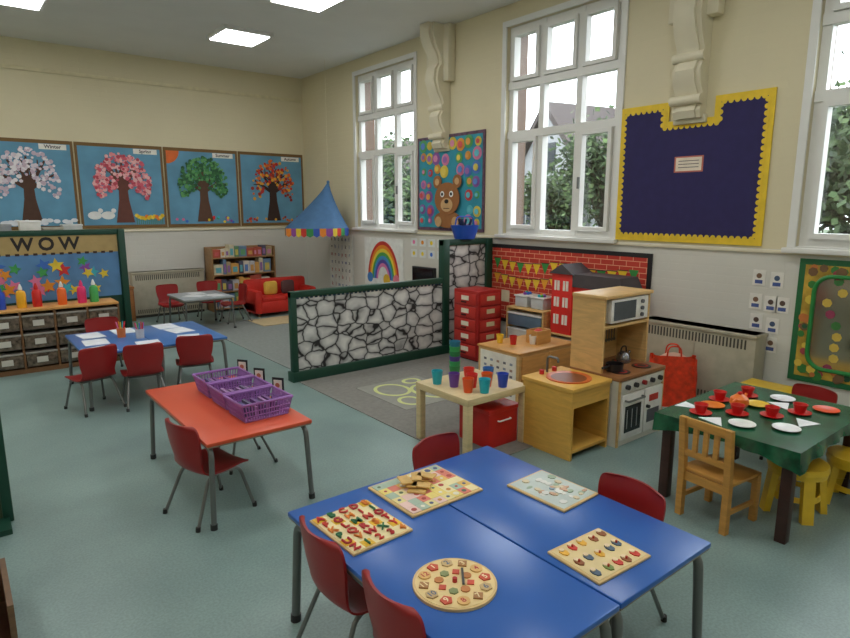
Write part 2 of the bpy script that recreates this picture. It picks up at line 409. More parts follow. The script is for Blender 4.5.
for j in range(3):
    for i in range(5):
        x=-a+.035+i*(2*a-.07)/4+R.uniform(-.008,.008);y=b-.04-j*(2*b-.08)/2+R.uniform(-.006,.006)
        c=R.choice([(150,90,50),(205,60,45),(80,100,120),(235,180,60),(120,140,70),(200,150,110)])
        o.top(circ(x,y,.015,7,.022,R.uniform(0,3)),.0113,C(*c),.004); o.top(circ(x,y+.012,.010,8),.0155,C(235,210,170),.003)
        if (i+j)%2: o.cyl((x,y,.014),(x,y,.024),.004,C(190,60,40),n=8)
o.done()
o=O('clock_puzzle',(1.18,1.335,.49)); 
o.cyl((0,0,0),(0,0,.010),.138,PB,n=40); o.cyl((0,0,.010),(0,0,.0112),.130,C(236,210,150),n=40)
for i in range(12):
    t=math.pi/2-i*math.pi/6+.6; x,y=.103*math.cos(t),.103*math.sin(t)
    o.top(circ(x,y,.021,[12,5,6,4][i%4]),.0113,C(*[(225,180,110),(205,80,50),(200,170,120),(170,120,70)][i%4]),.005)
    o.text(str((i+11)%12+1),.03,(x,y,.0166),C(*[(180,40,30),(250,235,190),(60,90,120),(240,220,170)][i%4]),'xy')
for i in range(8):
    t=i*.785; o.top(circ(.052*math.cos(t),.052*math.sin(t),.016,[9,4,6][i%3]),.0113,C(*[(190,120,60),(205,80,55),(130,140,90)][i%3]),.004)
o.top(rrect(-.01,-.004,.08,.004,.9),.0164,C(60,60,60),.003);o.cyl((0,0,.011),(0,0,.026),.008,C(180,40,40),n=10)
o.done()
# ---------------------------------------------------------------- purple baskets on orange table
PU=C(160,112,186,.4)
for k,y in enumerate((3.32,3.61,3.90)):
    o=O('plastic_basket',(1.36,y,.49),R.uniform(-4,4)); w,d,h=.155,.13,.11
    o.box((-w*.85,-d*.85,0),(w*.85,d*.85,.006),PU)
    for zz in(.008,.035,.065,h): 
        f=.85+.15*zz/h
        o.tube([(-w*f,-d*f,zz),(w*f,-d*f,zz),(w*f,d*f,zz),(-w*f,d*f,zz)],.0045 if zz<h else .009,PU,0,6,True)
    for i in range(18):
        s=-1+2*i/17
        for t in(-1,1):
            o.tube([(s*w*.85,t*d*.85,.005),(s*w,t*d,h)],.0035,PU,0,5)
            o.tube([(t*w*.85,s*d*.85,.005),(t*w,s*d,h)],.0035,PU,0,5)
    for i in range(8): o.box((-.1+i*.025,-.08+R.uniform(0,.02),.008),(-.082+i*.025,.07,.06+R.uniform(0,.03)),C(*R.choice([(110,70,130),(90,80,110),(150,110,160),(80,70,120)])))
    o.done()
    o=O('picture_card',(1.505,y+.10,.49),-55)
    o.box((-.04,.05,0),(.04,.056,.16),C(25,25,28)); o.box((-.028,.046,.05),(.028,.05,.145),C(235,225,215)); o.cyl((0,.047,.112),(0,.043,.112),.016,C(200,120,90),n=10)
    o.box((-.018,.043,.055),(.018,.047,.092),C(180,30,30))
    o.box((-.035,.03,0),(.035,.09,.006),C(25,25,28)); o.done()
# papers on far blue tables
for x,y in((.95,5.75),(.98,6.1),(1.0,6.45),(1.35,5.75),(1.72,5.8),(1.75,6.2),(1.7,6.5),(1.3,6.5)):
    o=O('paper_sheet',(x,y,.4903),R.uniform(-20,20)); o.box((-.1,-.14,0),(.1,.14,.002),C(222,226,232)); o.done()
for x,y,c in((1.35,6.05,(200,200,205)),(1.22,6.2,(220,120,60))):
    o=O('pencil_pot',(x,y,.49)); o.lathe([(0,0),(.035,0),(.04,.09),(.036,.09),(.03,.005)],(0,0,0),C(*c))
    for i in range(7): 
        t=i*.9; o.tube([(.012*math.cos(t),.012*math.sin(t),.006),(.04*math.cos(t),.04*math.sin(t),.15)],.004,C(*RC()),0,6)
    o.done()
# ---------------------------------------------------------------- side table + cups
LW=C(214,192,146,.5,'w',9,.06)
o=O('side_table',(2.91,3.125,0))
o.box((-.30,-.285,.39),(.30,.285,.44),LW,.004)
for s in(-1,1):
    for t in(-1,1): o.box((s*.298,t*.283,0),(s*.248,t*.233,.392),LW,.003)
o.done()
o=O('storage_box',(3.02,3.06,0)); RB=C(205,36,30,.4)
o.box((-.15,-.16,0),(.15,.16,.28),RB,.015); o.box((-.16,-.17,.26),(.16,.17,.295),RB,.01); o.tube([(-.06,-.16,.2),(-.06,-.175,.2),(.06,-.175,.2),(.06,-.16,.2)],.006,WHT,.01)
o.done()
def cup(x,y,z,c,n=1,h=.10,r=.042,name='beaker'):
    o=O(name,(x,y,z)); m=C(*c,.35)
    for i in range(n):
        z0=i*h*.42; o.lathe([(0,z0),(r*.72,z0),(r,z0+h),(r*.93,z0+h),(r*.66,z0+.006),(0,z0+.006)],(0,0,0),m)
    o.done()
for x,y,c in((2.70,3.27,(40,170,185)),(2.75,3.14,(110,70,160)),(2.74,2.98,(230,90,40)),(2.84,3.05,(220,50,45)),(2.82,2.90,(40,180,200)),(2.94,3.0,(235,110,50)),(3.02,2.92,(50,80,190)),(2.93,3.18,(225,60,50)),(3.05,3.10,(60,120,190))): cup(x,y,.44,c)
o=O('stacked_beakers',(2.93,3.34,.44))
for i in range(6):
    z0=i*.038; o.lathe([(0,z0),(.03,z0),(.044,z0+.085),(.04,z0+.085),(.027,z0+.005)],(0,0,0),C(*[(40,130,75),(50,160,95),(80,60,140),(40,130,75),(60,170,95),(40,120,150)][i]))
o.done()
# ---------------------------------------------------------------- play kitchen
WD=C(205,150,82,.45,'w',7,.08); WD2=C(218,178,116,.45,'w',7,.08); YW=C(216,168,78,.45,'w',7,.06)
o=O('play_sink_unit',(0,0,0)) ; x0,x1,y0,y1,z=3.17,3.59,2.42,2.86,.51; t=.02
o.loc=(x0,y0,0); w=x1-x0;d=y1-y0
o.box((0,0,0),(t,d,z-.03),YW);o.box((w-t,0,0),(w,d,z-.03),YW);o.box((t,d-t,0),(w-t,d,z-.03),YW);o.box((t,0,.05),(w-t,d-t,.07),YW);o.box((t,0,z-.14),(w-t,.015,z-.03),YW)
o.box((-.01,-.01,z-.03),(w+.01,d+.01,z),YW,.004)
o.lathe([(.16,.0),(.16,.008),(.145,.008),(.13,.003),(.0,.003)],(w/2,d/2-.02,z),C(205,95,35,.35),28)
o.lathe([(.125,.0035),(.0,.0035)],(w/2,d/2-.02,z),C(120,60,30,.4),28)
o.tube([(w/2,d-.04,z),(w/2,d-.04,z+.12),(w/2,d-.14,z+.12),(w/2,d-.14,z+.09)],.009,GM,.03)
for s in(-1,1): o.cyl((w/2+s*.07,d-.05,z),(w/2+s*.07,d-.05,z+.03),.018,C(200,40,40))
o.done()
x0,x1,y0,y1,z=3.62,4.2,2.36,2.80,.52
o=O('play_cooker',(x0,y0,0)); w=x1-x0;d=y1-y0; DW=C(150,100,60,.4,'w',7,.08)
o.box((0,.01,0),(w,d,z-.03),C(222,218,205,.4)); o.box((-.005,-.005,z-.03),(w+.005,d,z),DW,.004)
o.box((0,0,.0),(.02,.012,z-.03),WD2);o.box((w-.02,0,0),(w,.012,z-.03),WD2)
o.box((.02,-.004,.40),(w-.02,.012,.485),C(214,210,200,.4))
for i in range(5): o.cyl((.08+i*.105,-.004,.443),(.08+i*.105,-.028,.443),.018,C(40,40,42)if i!=2 else RED)
# oven door + cupboard door
o.box((.03,-.012,.05),(.30,.01,.385),C(235,232,225,.35),.004);o.box((.065,-.014,.10),(.265,-.010,.30),C(35,38,45,.15))
o.tube([(.06,-.012,.345),(.06,-.04,.345),(.27,-.04,.345),(.27,-.012,.345)],.008,GM,.01)
o.box((.315,-.012,.05),(w-.03,.01,.385),C(235,232,225,.35),.004); o.cyl((.345,-.012,.25),(.345,-.035,.25),.013,C(40,40,40))
o.box((.35,-.014,.12),(w-.07,-.011,.22),C(90,90,95)); o.box((.37,-.014,.28),(w-.09,-.011,.33),C(200,60,50))
for k in range(3):o.tube([(.09+k*.06,-.0155,.13),(.09+k*.06,-.0155,.27)],.003,C(180,180,180),0,5)
for i,(u,v) in enumerate(((.15,.10),(.42,.10),(.15,.28),(.42,.28))):
    o.lathe([(.07,.0),(.07,.006),(.0,.006)],(u,v,z),C(35,33,35,.4)); o.lathe([(.05,.0065),(.035,.0065)],(u,v,z),C(190,50,40))
# hutch
hy=.16
o.box((-.0,d-.02,z),(w,d,1.06),WD2); o.box((0,hy,z),(.02,d-.02,1.06),WD2);o.box((w-.02,hy,z),(w,d-.02,1.06),WD2)
o.box((-.01,hy-.02,1.06),(w+.01,d,1.085),WD2,.004); o.box((.02,hy,.84),(w-.02,d-.02,.86),WD2)
o.box((.08,hy-.005,.875),(w-.03,d-.05,1.05),C(238,236,230,.35),.006); o.box((.11,hy-.01,.895),(.38,hy-.004,1.03),C(90,94,100,.15)); 
for k in range(3): o.cyl((.46,hy-.005,.91+k*.05),(.46,hy-.02,.91+k*.05),.015,C(90,90,95))
o.cyl((.28,d-.02,.73),(.28,d-.035,.73),.06,C(240,240,235)); o.box((.277,d-.04,.73),(.283,d-.035,.775),C(20,20,20));o.box((.277,d-.04,.727),(.31,d-.035,.733),C(20,20,20))
for k in range(4): o.tube([(.40+k*.035,d-.03,.80),(.40+k*.035,d-.03,.68)],.004,GM,0,6); o.cyl((.40+k*.035,d-.035,.67),(.40+k*.035,d-.03,.67),.014,GM)
o.done()
o=O('saucepan',(3.75,2.50,.5265)); DK=C(35,30,32,.35); o.lathe([(0,0),(.06,0),(.065,.055),(.06,.055),(.057,.005),(0,.005)],(0,0,0),DK); o.tube([(-.062,0,.045),(-.19,-.03,.055)],.009,DK,0); o.done()
o=O('toy_kettle',(4.04,2.62,.5265)); SV=C(150,150,155,.25,'m',8,.05,.8); o.lathe([(0,0),(.05,0),(.055,.02),(.045,.06),(.02,.08),(0,.085)],(0,0,0),SV); o.tube([(-.04,0,.06),(-.03,0,.12),(.03,0,.12),(.04,0,.06)],.006,DK,.03); o.tube([(.045,0,.03),(.085,0,.07)],.009,SV,0); o.done()
# low cupboard (letter panel)
o=O('low_cupboard',(3.73,3.42,0)); w,d,z=.74,.50,.48
o.box((0,0,.02),(w,d,z-.02),WD2); o.box((-.01,-.01,z-.02),(w+.01,d+.01,z),WD,.004); o.box((.01,.01,0),(w-.01,d-.01,.03),WD)
o.box((-.006,.03,.04),(0,d-.03,.44),C(236,233,222)); 
for j in range(6):
    for i in range(5):
        o.box((-.009,.07+i*.08,.08+j*.055),(-.006,.10+i*.08,.10+j*.055),C(*[(110,110,115),(170,140,120),(140,150,165)][(i+j)%3]))
for s in(0,1): o.box((.03+s*.35,-.012,.06),(.36+s*.35,0,.44),WD,.004); o.cyl((.33+s*.08,-.012,.27),(.33+s*.08,-.03,.27),.012,C(120,80,40))
o.done()
for x,y,c in((3.95,3.7,(200,40,40)),(4.1,3.6,(240,235,225)),(3.9,3.82,(240,200,60))): cup(x,y,.481,c,1,.08,.035)
o=O('wooden_box',(4.2,3.62,.481)); o.box((-.09,-.07,0),(.09,.07,.01),WD)
for s in(-1,1): o.box((s*.09,-.07,.01),(s*.08,.07,.12),WD); o.box((-.08,s*.07,.01),(.08,s*.06,.12),WD)
o.sph((0,0,.08),.05,C(200,60,50),sub=2); o.done()
# red drawers
o=O('drawer_unit',(4.50,4.75,0)); w,d,z=.36,.40,.8; RD=C(165,30,28,.4)
o.box((0,0,.02),(w,d,z),RD,.006); o.box((.02,.02,0),(w-.02,d-.02,.03),C(60,20,20))
for i in range(5):
    a=.06+i*.145
    o.box((-.012,.03,a),(0,d-.03,a+.125),C(192,50,42,.4),.004); o.box((-.016,.14,a+.05),(-.011,d-.14,a+.10),C(235,225,205)); o.box((-.02,.18,a+.02),(-.012,.26,a+.035),C(60,20,20))
    o.box((.03,-.012,a),(w-.03,0,a+.125),C(192,50,42,.4),.004); o.box((.12,-.016,a+.05),(w-.12,-.011,a+.10),C(220,200,160))
o.done()
# shelf with trays against east wall
def trayshelf(y,d,z,cols,rows):
    o=O('tray_shelf_unit',(4.88,y,0)); w=.36
    o.box((0,0,z-.02),(w,d,z),WD2,.003);o.box((0,0,0),(w,d,.05),WD2)
    for i in range(cols+1): o.box((0,i*(d-.02)/cols,.05),(w,i*(d-.02)/cols+.02,z-.02),WD2)
    o.box((w-.01,.02,.05),(w-.001,d-.02,z-.02),WD2)
    c=(d-.02)/cols
    for i in range(cols):
        for j in range(rows):
            y0=.03+i*c; q=(z-.09)/rows; o.box((-.005,y0,.06+j*q),(w-.03,y0+c-.04,.06+j*q+q*.75),C(*[(110,115,120),(200,200,195),(90,110,130)][(i+j)%3],.3),.01); o.box((-.015,y0-.004,.06+j*q+q*.74),(w-.03,y0+c-.036,.06+j*q+q*.84),C(215,215,212,.3),.004)
    o.done()
trayshelf(4.15,.54,.62,1,3); trayshelf(3.12,1.01,.42,2,2)
for i,y in enumerate((4.3,4.53)):
    o=O('storage_tub',(5.05,y,.62)); o.box((-.11,-.09,0),(.11,.09,.12),C(195,200,205,.25),.012);o.box((-.12,-.1,.115),(.12,.1,.13),C(230,230,228,.3),.005);
    for k in range(6): o.sph((R.uniform(-.07,.07),R.uniform(-.06,.06),.14),.022,C(*RC()),sub=1)
    o.done()
# red dolls house
o=O('dolls_house',(5.04,3.64,.42),-90)
RH=C(222,44,36,.45,'p',6,.05); RO=C(78,72,76,.6); RW=C(238,232,220)
o.box((-.42,-.15,0),(-.16,.13,.62),RH,.003); o.prism([(-.45,.62),(-.13,.62),(-.29,.72)],lambda a,b,k:(a,-.17+.32*k,b),RO)
o.box((-.16,-.13,0),(.42,.13,.50),RH,.003); o.prism([(-.16,.50),(.45,.50),(.38,.63),(-.16,.63)],lambda a,b,k:(a,-.15+.3*k,b),RO)
for zz in(.45,.28,.10):
    for x in(-.38,-.27): o.box((x,-.157,zz),(x+.065,-.15,zz+.10),RW); o.box((x+.03,-.160,zz),(x+.036,-.157,zz+.1),RH)
for x in(-.12,.02,.16,.30):
    o.box((x,-.138,.33),(x+.09,-.13,.44),RW); o.box((x+.042,-.142,.33),(x+.048,-.138,.44),RH)
    o.box((x,-.138,.18),(x+.09,-.13,.28),RW)
for x in(-.12,.14): o.prism([(x,.0),(x+.18,.0),(x+.18,.1),(x+.09,.15),(x,.1)],lambda a,b,k:(a,-.13-.008*k,b),C(60,45,40))
o.done()
# shopping bag
o=O('shopping_bag',(4.86,2.66,0),-52); OB=C(226,62,28,.4,'p',18,.35)
def bag(u,v): 
    w=.205-.02*v; d=.10*(1-.55*v); t=2*math.pi*u
    cx,cy=math.cos(t),math.sin(t); e=.35
    return (w*math.copysign(abs(cx)**e,cx)+.010*math.sin(9*t+5*v),d*math.copysign(abs(cy)**e,cy)+.010*math.sin(7*t+3*v),.43*v+.014*math.sin(3*t)*v)
vs=[bag(i/32,j/10) for j in range(11) for i in range(32)]; fs=[(j*32+i,j*32+(i+1)%32,(j+1)*32+(i+1)%32,(j+1)*32+i) for j in range(10) for i in range(32)]+[tuple(reversed(range(32)))]
o.add(vs,fs,OB,True)
for s in(-1,1): o.tube([(-.06,s*.045,.41),(-.05,s*.05,.53),(.05,s*.05,.53),(.06,s*.045,.41)],.007,OB,.05)
o.sph((0,0,.39),.13,C(225,180,160,.7),(1,.35,.6)); 
o.done()
def radiator(name,loc,rz,w,h,dp):
    o=O(name,loc,rz); m=C(180,174,154,.45); g=C(70,68,60,.6)
    o.box((-w/2,-dp,.04),(w/2,0,h),m,.01); o.box((-w/2-.01,-dp-.015,h-.03),(w/2+.01,0,h),m,.006)
    for k in range(int(w/.03)-3):
        x=-w/2+.05+k*.03; o.box((x,-dp-.002,h-.13),(x+.014,-dp+.001,h-.05),g)
    for k in range(int(w/.03)-3):
        x=-w/2+.05+k*.03; o.box((x,-dp-.002,.07),(x+.014,-dp+.001,.13),g)
    o.box((-.01,-dp-.004,.15),(.01,-dp,h-.14),m); o.box((-w/2+.02,-dp+.02,0),(w/2-.02,-.02,.05),g); return o.done()
radiator('radiator_cabinet',(W-.025,2.60,0),-90,1.04,.68,.2)
radiator('radiator_cabinet',(2.75,B-.025,0),0,1.1,.72,.16)
# ---------------------------------------------------------------- tea table
o=O('tea_party_table',(3.67,1.43,0)); a,b,z=.50,.385,.52; DB=C(62,34,26,.4,'w',7,.1)
o.box((-a+.02,-b+.02,z-.06),(a-.02,b-.02,z-.012),DB)
for s in(-1,1):
    for t in(-1,1): o.box((s*(a-.03),t*(b-.03),0),(s*(a-.085),t*(b-.085),z-.05),DB,.004)
GC=C(22,88,58,.26,'p',14,.6)
o.box((-a-.005,-b-.005,z-.012),(a+.005,b+.005,z),GC)
per=[]
n=24
for (p,q) in(((-a,-b),(a,-b)),((a,-b),(a,b)),((a,b),(-a,b)),((-a,b),(-a,-b))):
    for i in range(n): per.append((p[0]+(q[0]-p[0])*i/n,p[1]+(q[1]-p[1])*i/n,i/n))
vs=[];k=len(per)
for lv in range(4):
    for i,(x,y,u) in enumerate(per):
        f=lv/3; drop=.05+.06*abs(2*u-1)**2; wv=1+.03*f*math.sin(i*1.3)+.03*f
        vs.append((x*(1+.012)*wv,y*(1+.014)*wv,z-.001-drop*f))
o.add(vs,[(l*k+i,l*k+(i+1)%k,(l+1)*k+(i+1)%k,(l+1)*k+i) for l in range(3) for i in range(k)],GC,True)
o.done()
zt=.521
def plate(x,y,c,r=.07):
    o=O('toy_plate',(x,y,zt)); o.lathe([(0,0),(r*.6,0),(r,.010),(r,.013),(r*.6,.004),(0,.004)],(0,0,0),C(*c,.3)); o.done()
def tcup(x,y,c):
    o=O('toy_teacup',(x,y,zt)); m=C(*c,.3)
    o.lathe([(0,0),(.04,.0),(.062,.008),(.062,.011),(.03,.004),(.025,.006),(.040,.058),(.036,.058),(.02,.01),(0,.01)],(0,0,0),m)
    o.tube([(.034,0,.048),(.062,0,.045),(.058,0,.02),(.028,0,.02)],.006,m,.012); o.done()
CR=(205,30,30)
for x,y in((3.35,1.64),(3.50,1.50),(3.62,1.36),(3.80,1.28),(3.90,1.62),(3.68,1.69)): tcup(x,y,CR)
for x,y,c in((3.34,1.40,(235,235,230)),(3.46,1.22,(240,240,240)),(4.0,1.45,(235,235,240)),(3.76,1.50,(230,190,60)),(3.97,1.2,(230,80,40)),(3.53,1.66,(235,130,50))): plate(x,y,c)
for x,y,r_ in((3.28,1.53,20),(3.64,1.2,-30),(3.87,1.41,10),(3.42,1.75,60)):
    o=O('napkin',(x,y,zt),r_); o.top([(-.07,-.05),(.08,-.03),(.02,.08)],0,C(238,238,240,.7),.002); o.done()
o=O('toy_teapot',(3.63,1.55,zt)); m=C(235,120,40,.3)
o.lathe([(0,0),(.035,0),(.055,.03),(.05,.06),(.025,.08),(.0,.083)],(0,0,0),m); o.sph((0,0,.09),.012,C(*CR)); o.tube([(.045,0,.03),(.085,0,.07)],.009,m,0); o.tube([(-.045,0,.06),(-.085,0,.055),(-.08,0,.02),(-.045,0,.02)],.006,m,.02); o.done()
# wooden chair faces +x (local +y)
CW=C(200,145,70,.4,'w',8,.08)
o=O('wooden_chair',(3.22,1.44,0),-96); 
o.box((-.15,-.14,.265),(.15,.15,.285),CW,.006)
for s in(-1,1):
    o.box((s*.15,.15,0),(s*.115,.115,.266),CW,.004)
    o.prism([(-.16,0),(-.125,0),(-.125,.28),(-.155,.58),(-.185,.58),(-.16,.28)],lambda p,q,k:(s*(.15-.035*k),p,q),CW)
    o.box((s*.14,-.13,.10),(s*.125,.13,.125),CW)
o.box((-.116,-.175,.53),(.116,-.155,.58),CW,.004);o.box((-.116,-.165,.36),(.116,-.145,.395),CW,.004)
for k in(-1,0,1): o.box((k*.06-.013,-.166,.39),(k*.06+.013,-.15,.535),CW)
o.box((-.12,.125,.21),(.12,.14,.262),CW);o.box((-.12,-.145,.21),(.12,-.13,.262),CW); o.done()
YP=C(232,192,50,.35)
for sx,sy in((3.63,1.2),(3.99,1.02)):
    o=O('plastic_stool',(sx,sy,0)); o.cyl((0,0,.27),(0,0,.30),.155,YP,.15,28)
    o.lathe([(.15,.275),(.148,.24),(.14,.24)],(0,0,0),YP)
    for i in range(4):
        t=math.pi/4+i*math.pi/2
        u,v=math.cos(t),math.sin(t); o.prism([(.10,.27),(.14,.27),(.17,0),(.135,0)],lambda p,q,k:(u*p-v*(.03-.06*k),v*p+u*(.03-.06*k),q),YP)
    o.lathe([(.118,.10),(.126,.10),(.122,.13),(.116,.13)],(0,0,0),YP); o.done()
o=O('yellow_play_table',(4.70,1.82,0)); o.box((-.26,-.22,.33),(.26,.22,.36),YP,.008)
for s in(-1,1):
    for t in(-1,1): o.cyl((s*.2,t*.18,0),(s*.2,t*.18,.335),.022,YP)
o.done()
chair(4.36,1.46,82,sc=.90)
# ---------------------------------------------------------------- wall displays (east)
def disp(name,yc,zc,wd,hg,border,bg,bw=.04):
    o=O(name,(W-.005,yc,zc),-90); a,b=wd/2,hg/2
    o.flat(rect(-a,-b,a,b),0,border,.012); o.flat(rect(-a+bw,-b+bw,a-bw,b-bw),-.012,bg,.002); return o,a,b
# bear
o,a,b=disp('bear_poster',6.17,2.02,1.34,1.24,C(105,75,95,.7,'p',30,.5),C(50,150,172,.7,'p',5,.15))
y=-.0145;q=0
for j in range(7):
    for i in range(8):
        x=-a+.13+i*(2*a-.26)/7+R.uniform(-.03,.03);zz=-b+.12+j*(2*b-.24)/6+R.uniform(-.03,.03)
        if abs(x+.02)<.30 and zz<.12: continue
        if R.random()<.1: continue
        q+=1; rr=R.uniform(.045,.085); c=RC(); c=tuple(int(v*.75+40) for v in c)
        o.flat(circ(x,zz,rr,14),y-.0002*q,C(*c),.002); o.flat(circ(x,zz,rr*.55,10),y-.0145-.0001*q,C(*[int(v*.7+60) for v in RC()]),.001)
BR=C(158,104,58,.8,'f');BR2=C(206,166,116,.8,'f')
y=-.036
o.flat(circ(0,-.47,.27,24,.11),y,BR,.006); o.flat(circ(0,-.20,.25,26,.21),y-.006,BR,.008)
for s in(-1,1): 
    o.flat(circ(s*.2,.02,.085,16),y-.004,BR,.008); o.flat(circ(s*.2,.02,.045,14),y-.015,BR2,.002)
    o.flat(circ(s*.09,-.14,.04,12),y-.0145,C(245,245,240),.002); o.flat(circ(s*.09,-.14,.022,10),y-.0175,C(20,20,20),.002)
    o.flat(circ(s*.17,-.50,.07,12),y-.014,BR2,.003)
o.flat(circ(0,-.28,.12,18,.09),y-.0145,BR2,.003); o.flat(circ(0,-.235,.042,12,.028),y-.018,C(30,20,20),.002)
o.flat(rect(-.06,-.33,.06,-.32),y-.018,C(60,30,25),.001)
o.done()
# navy board
o=O('notice_board',(W-.005,2.91,2.015),-90); a,b=.705,.625; YB=C(240,204,50,.6)
def notch(m): 
    nx0,nx1,nz=-.20,.22,.455
    return [(-a+m,-b+m),(a-m,-b+m),(a-m,b-m),(nx1+m,b-m),(nx1+m,nz-m),(nx0-m,nz-m),(nx0-m,b-m),(-a+m,b-m)]
def split(m,y,mat,t):
    P=notch(m)
    (x0,zb),(x1,_),(_,zt)=P[0],P[1],P[2]; n1=P[3][0];nz=P[4][1];n0=P[5][0]
    o.flat(rect(x0,zb,x1,nz),y,mat,t);o.flat(rect(x0,nz,n0,zt),y,mat,t);o.flat(rect(n1,nz,x1,zt),y,mat,t)
split(0,0,YB,.012); NV=C(46,40,92,.8,'f'); split(.055,-.012,NV,.003)
P=notch(.055)
for i in range(8):
    p,q=Vector(P[i]),Vector(P[(i+1)%8]); n=max(2,int((q-p).length/.052))
    for k in range(n):
        c=p+(q-p)*(k+.5)/n; o.flat(circ(c.x,c.y,.022,10),-.0152,YB,.0015)
o.flat(rect(-.11,.0,.16,.14),-.0155,C(200,110,90),.002);o.flat(rect(-.095,.012,.145,.128),-.018,C(238,225,205),.001)
for k in range(3): o.flat(rect(-.07,.04+k*.028,.12,.046+k*.028),-.0193,C(90,80,80),.0005)
o.done()
# brick display
def brickm():
    m,nt,bs=newmat('brick_paper');N=nt.nodes;K=nt.links
    tc=N.new('ShaderNodeTexCoord');sp=N.new('ShaderNodeSeparateXYZ');cb=N.new('ShaderNodeCombineXYZ');K.new(tc.outputs['Object'],sp.inputs[0]);K.new(sp.outputs['X'],cb.inputs[0]);K.new(sp.outputs['Z'],cb.inputs[1])
    bk=N.new('ShaderNodeTexBrick');bk.inputs['Scale'].default_value=1;bk.inputs['Brick Width'].default_value=.15;bk.inputs['Row Height'].default_value=.055;bk.inputs['Mortar Size'].default_value=.004
    bk.inputs['Color1'].default_value=L3((208,66,48));bk.inputs['Color2'].default_value=L3((188,52,38));bk.inputs['Mortar'].default_value=L3((232,165,130));K.new(cb.outputs[0],bk.inputs['Vector']);K.new(bk.outputs[0],bs.inputs['Base Color']);bs.inputs['Roughness'].default_value=.7;return m
o,a,b=disp('brick_wall_display',4.28,.80,2.2,.94,C(28,24,26),brickm(),.045)
for row,(zz,cs) in enumerate(((.30,((245,205,50),(60,150,70))),(.12,((245,205,60),(240,170,50))))):
    for i in range(16):
        x=-a+.14+i*.125; zz2=zz-.04*math.sin((i%8)/7*math.pi)
        o.flat([(x-.055,zz2),(x+.055,zz2),(x,zz2-.125)],-.0145,C(*cs[0 if i%3 else 1]),.002)
        if i<15: o.flat(rect(x-.06,zz2,x+.065,zz2+.008),-.0170,C(30,30,30),.0015)
for i in range(5): o.flat(rect(-.9+i*.38,-.22,-.75+i*.38,-.08),-.0145,C(*R.choice([(240,225,190),(240,200,70),(60,60,60)])),.002)
o.done()
# small cards
for i,(y,z) in enumerate(((2.2,1.13),(2.06,1.12),(2.21,.93),(2.09,.92),(2.0,.92),(2.06,.74),(2.06,.58),(2.19,.76))):
    o=O('wall_card',(W-.002,y,z),-90); o.flat(rect(-.05,-.065,.05,.065),0,C(235,232,225),.003)
    o.flat(circ(0,.015,.022,12),-.0031,C(*R.choice([(120,90,70),(70,90,120),(90,70,60)])),.001); o.flat(rect(-.03,-.05,.03,-.02),-.0031,C(70,90,150),.001); o.done()
# green framed mirror collage
o,a,b=disp('green_framed_mirror',1.43,.82,.94,.98,C(34,104,62,.4),C(196,160,60,.4,'p',9,.5),.045)
MR,nt_,bs_=newmat('mirror_glass'); bs_.inputs['Metallic'].default_value=.9; bs_.inputs['Roughness'].default_value=.12; bs_.inputs['Base Color'].default_value=L3((165,155,135))
def rr2(m,r=.12): 
    x,zz=a-m,b-m; pts=[]
    for cx,cz,st in((x-r,zz-r,0),(-x+r,zz-r,90),(-x+r,-zz+r,180),(x-r,-zz+r,270)):
        for k in range(7): t=math.radians(st+k*15); pts.append((cx+r*math.cos(t),cz+r*math.sin(t)))
    return pts
o.flat(rr2(.13),-.0145,MR,.003)
o.tube([(x,-.022,zz) for x,zz in rr2(.125)],.016,C(45,140,70,.3),0,8,True)
for i in range(60):
    e=R.uniform(.06,.12); t=R.uniform(0,1)
    x,zz=R.choice([(-a+e,-b+.1+t*(2*b-.2)),(a-e,-b+.1+t*(2*b-.2)),(-a+.1+t*(2*a-.2),b-e),(-a+.1+t*(2*a-.2),-b+e)])
    o.flat(circ(x,zz,R.uniform(.02,.045),7),-.0145-.0002*i,C(*R.choice([(60,130,60),(170,70,80),(230,200,80),(120,90,60),(40,90,60),(200,120,60)])),.001)
for s in range(9): o.flat(circ(-.25+R.uniform(0,.12),-.35+s*.085,.035,7),-.0178-.0002*s,C(*R.choice([(60,120,60),(150,60,90),(210,180,80)])),.001)
o.done()
# letter chart, rainbow poster
o,a,b=disp('letter_chart',9.0,.80,.78,.95,C(215,215,210),C(232,232,226),.015)
for j in range(7):
    for i in range(6): o.text('abcdefghijklmnopqrstuvwxyzabcdefghijklmnop'[j*6+i],.09,(-.29+i*.115,-.0146,.38-j*.13),C(*R.choice([(60,60,70),(180,60,50),(60,90,160)])))
o.done()
o,a,b=disp('rainbow_poster',7.72,.87,1.05,.76,C(228,228,222),C(234,236,232),.01)
for i,c in enumerate(((205,50,45),(235,140,40),(240,215,70),(80,165,80),(70,150,210),(90,80,170),(220,130,180))):
    r1=.42-.04*i;r2=r1-.04; pts=[(r1*math.cos(math.pi*k/20),-.26+r1*1.4*math.sin(math.pi*k/20)) for k in range(21)]+[(r2*math.cos(math.pi*k/20),-.26+r2*1.4*math.sin(math.pi*k/20)) for k in range(20,-1,-1)]
    n=len(pts)
    for k in range(20):
        o.flat([pts[k],pts[k+1],pts[n-2-k],pts[n-1-k]],-.0145,C(*c),.003)
o.flat(circ(.1,-.26,.09,16),-.018,C(235,190,60),.002);o.flat(circ(.35,-.24,.08,12),-.0185,C(235,130,150),.002);o.flat(circ(-.36,-.25,.08,12),-.0185,C(70,130,200),.002)
o.done()
for i in range(8):
    o=O('wall_card',(W-.002,6.95-.0-(i%4)*.2,1.22-.16*(i//4)),-90); o.flat(rect(-.07,-.055,.07,.055),0,C(228,232,230),.003); o.flat(circ(0,0,.03,10),-.0031,C(*RC()),.001); o.done()
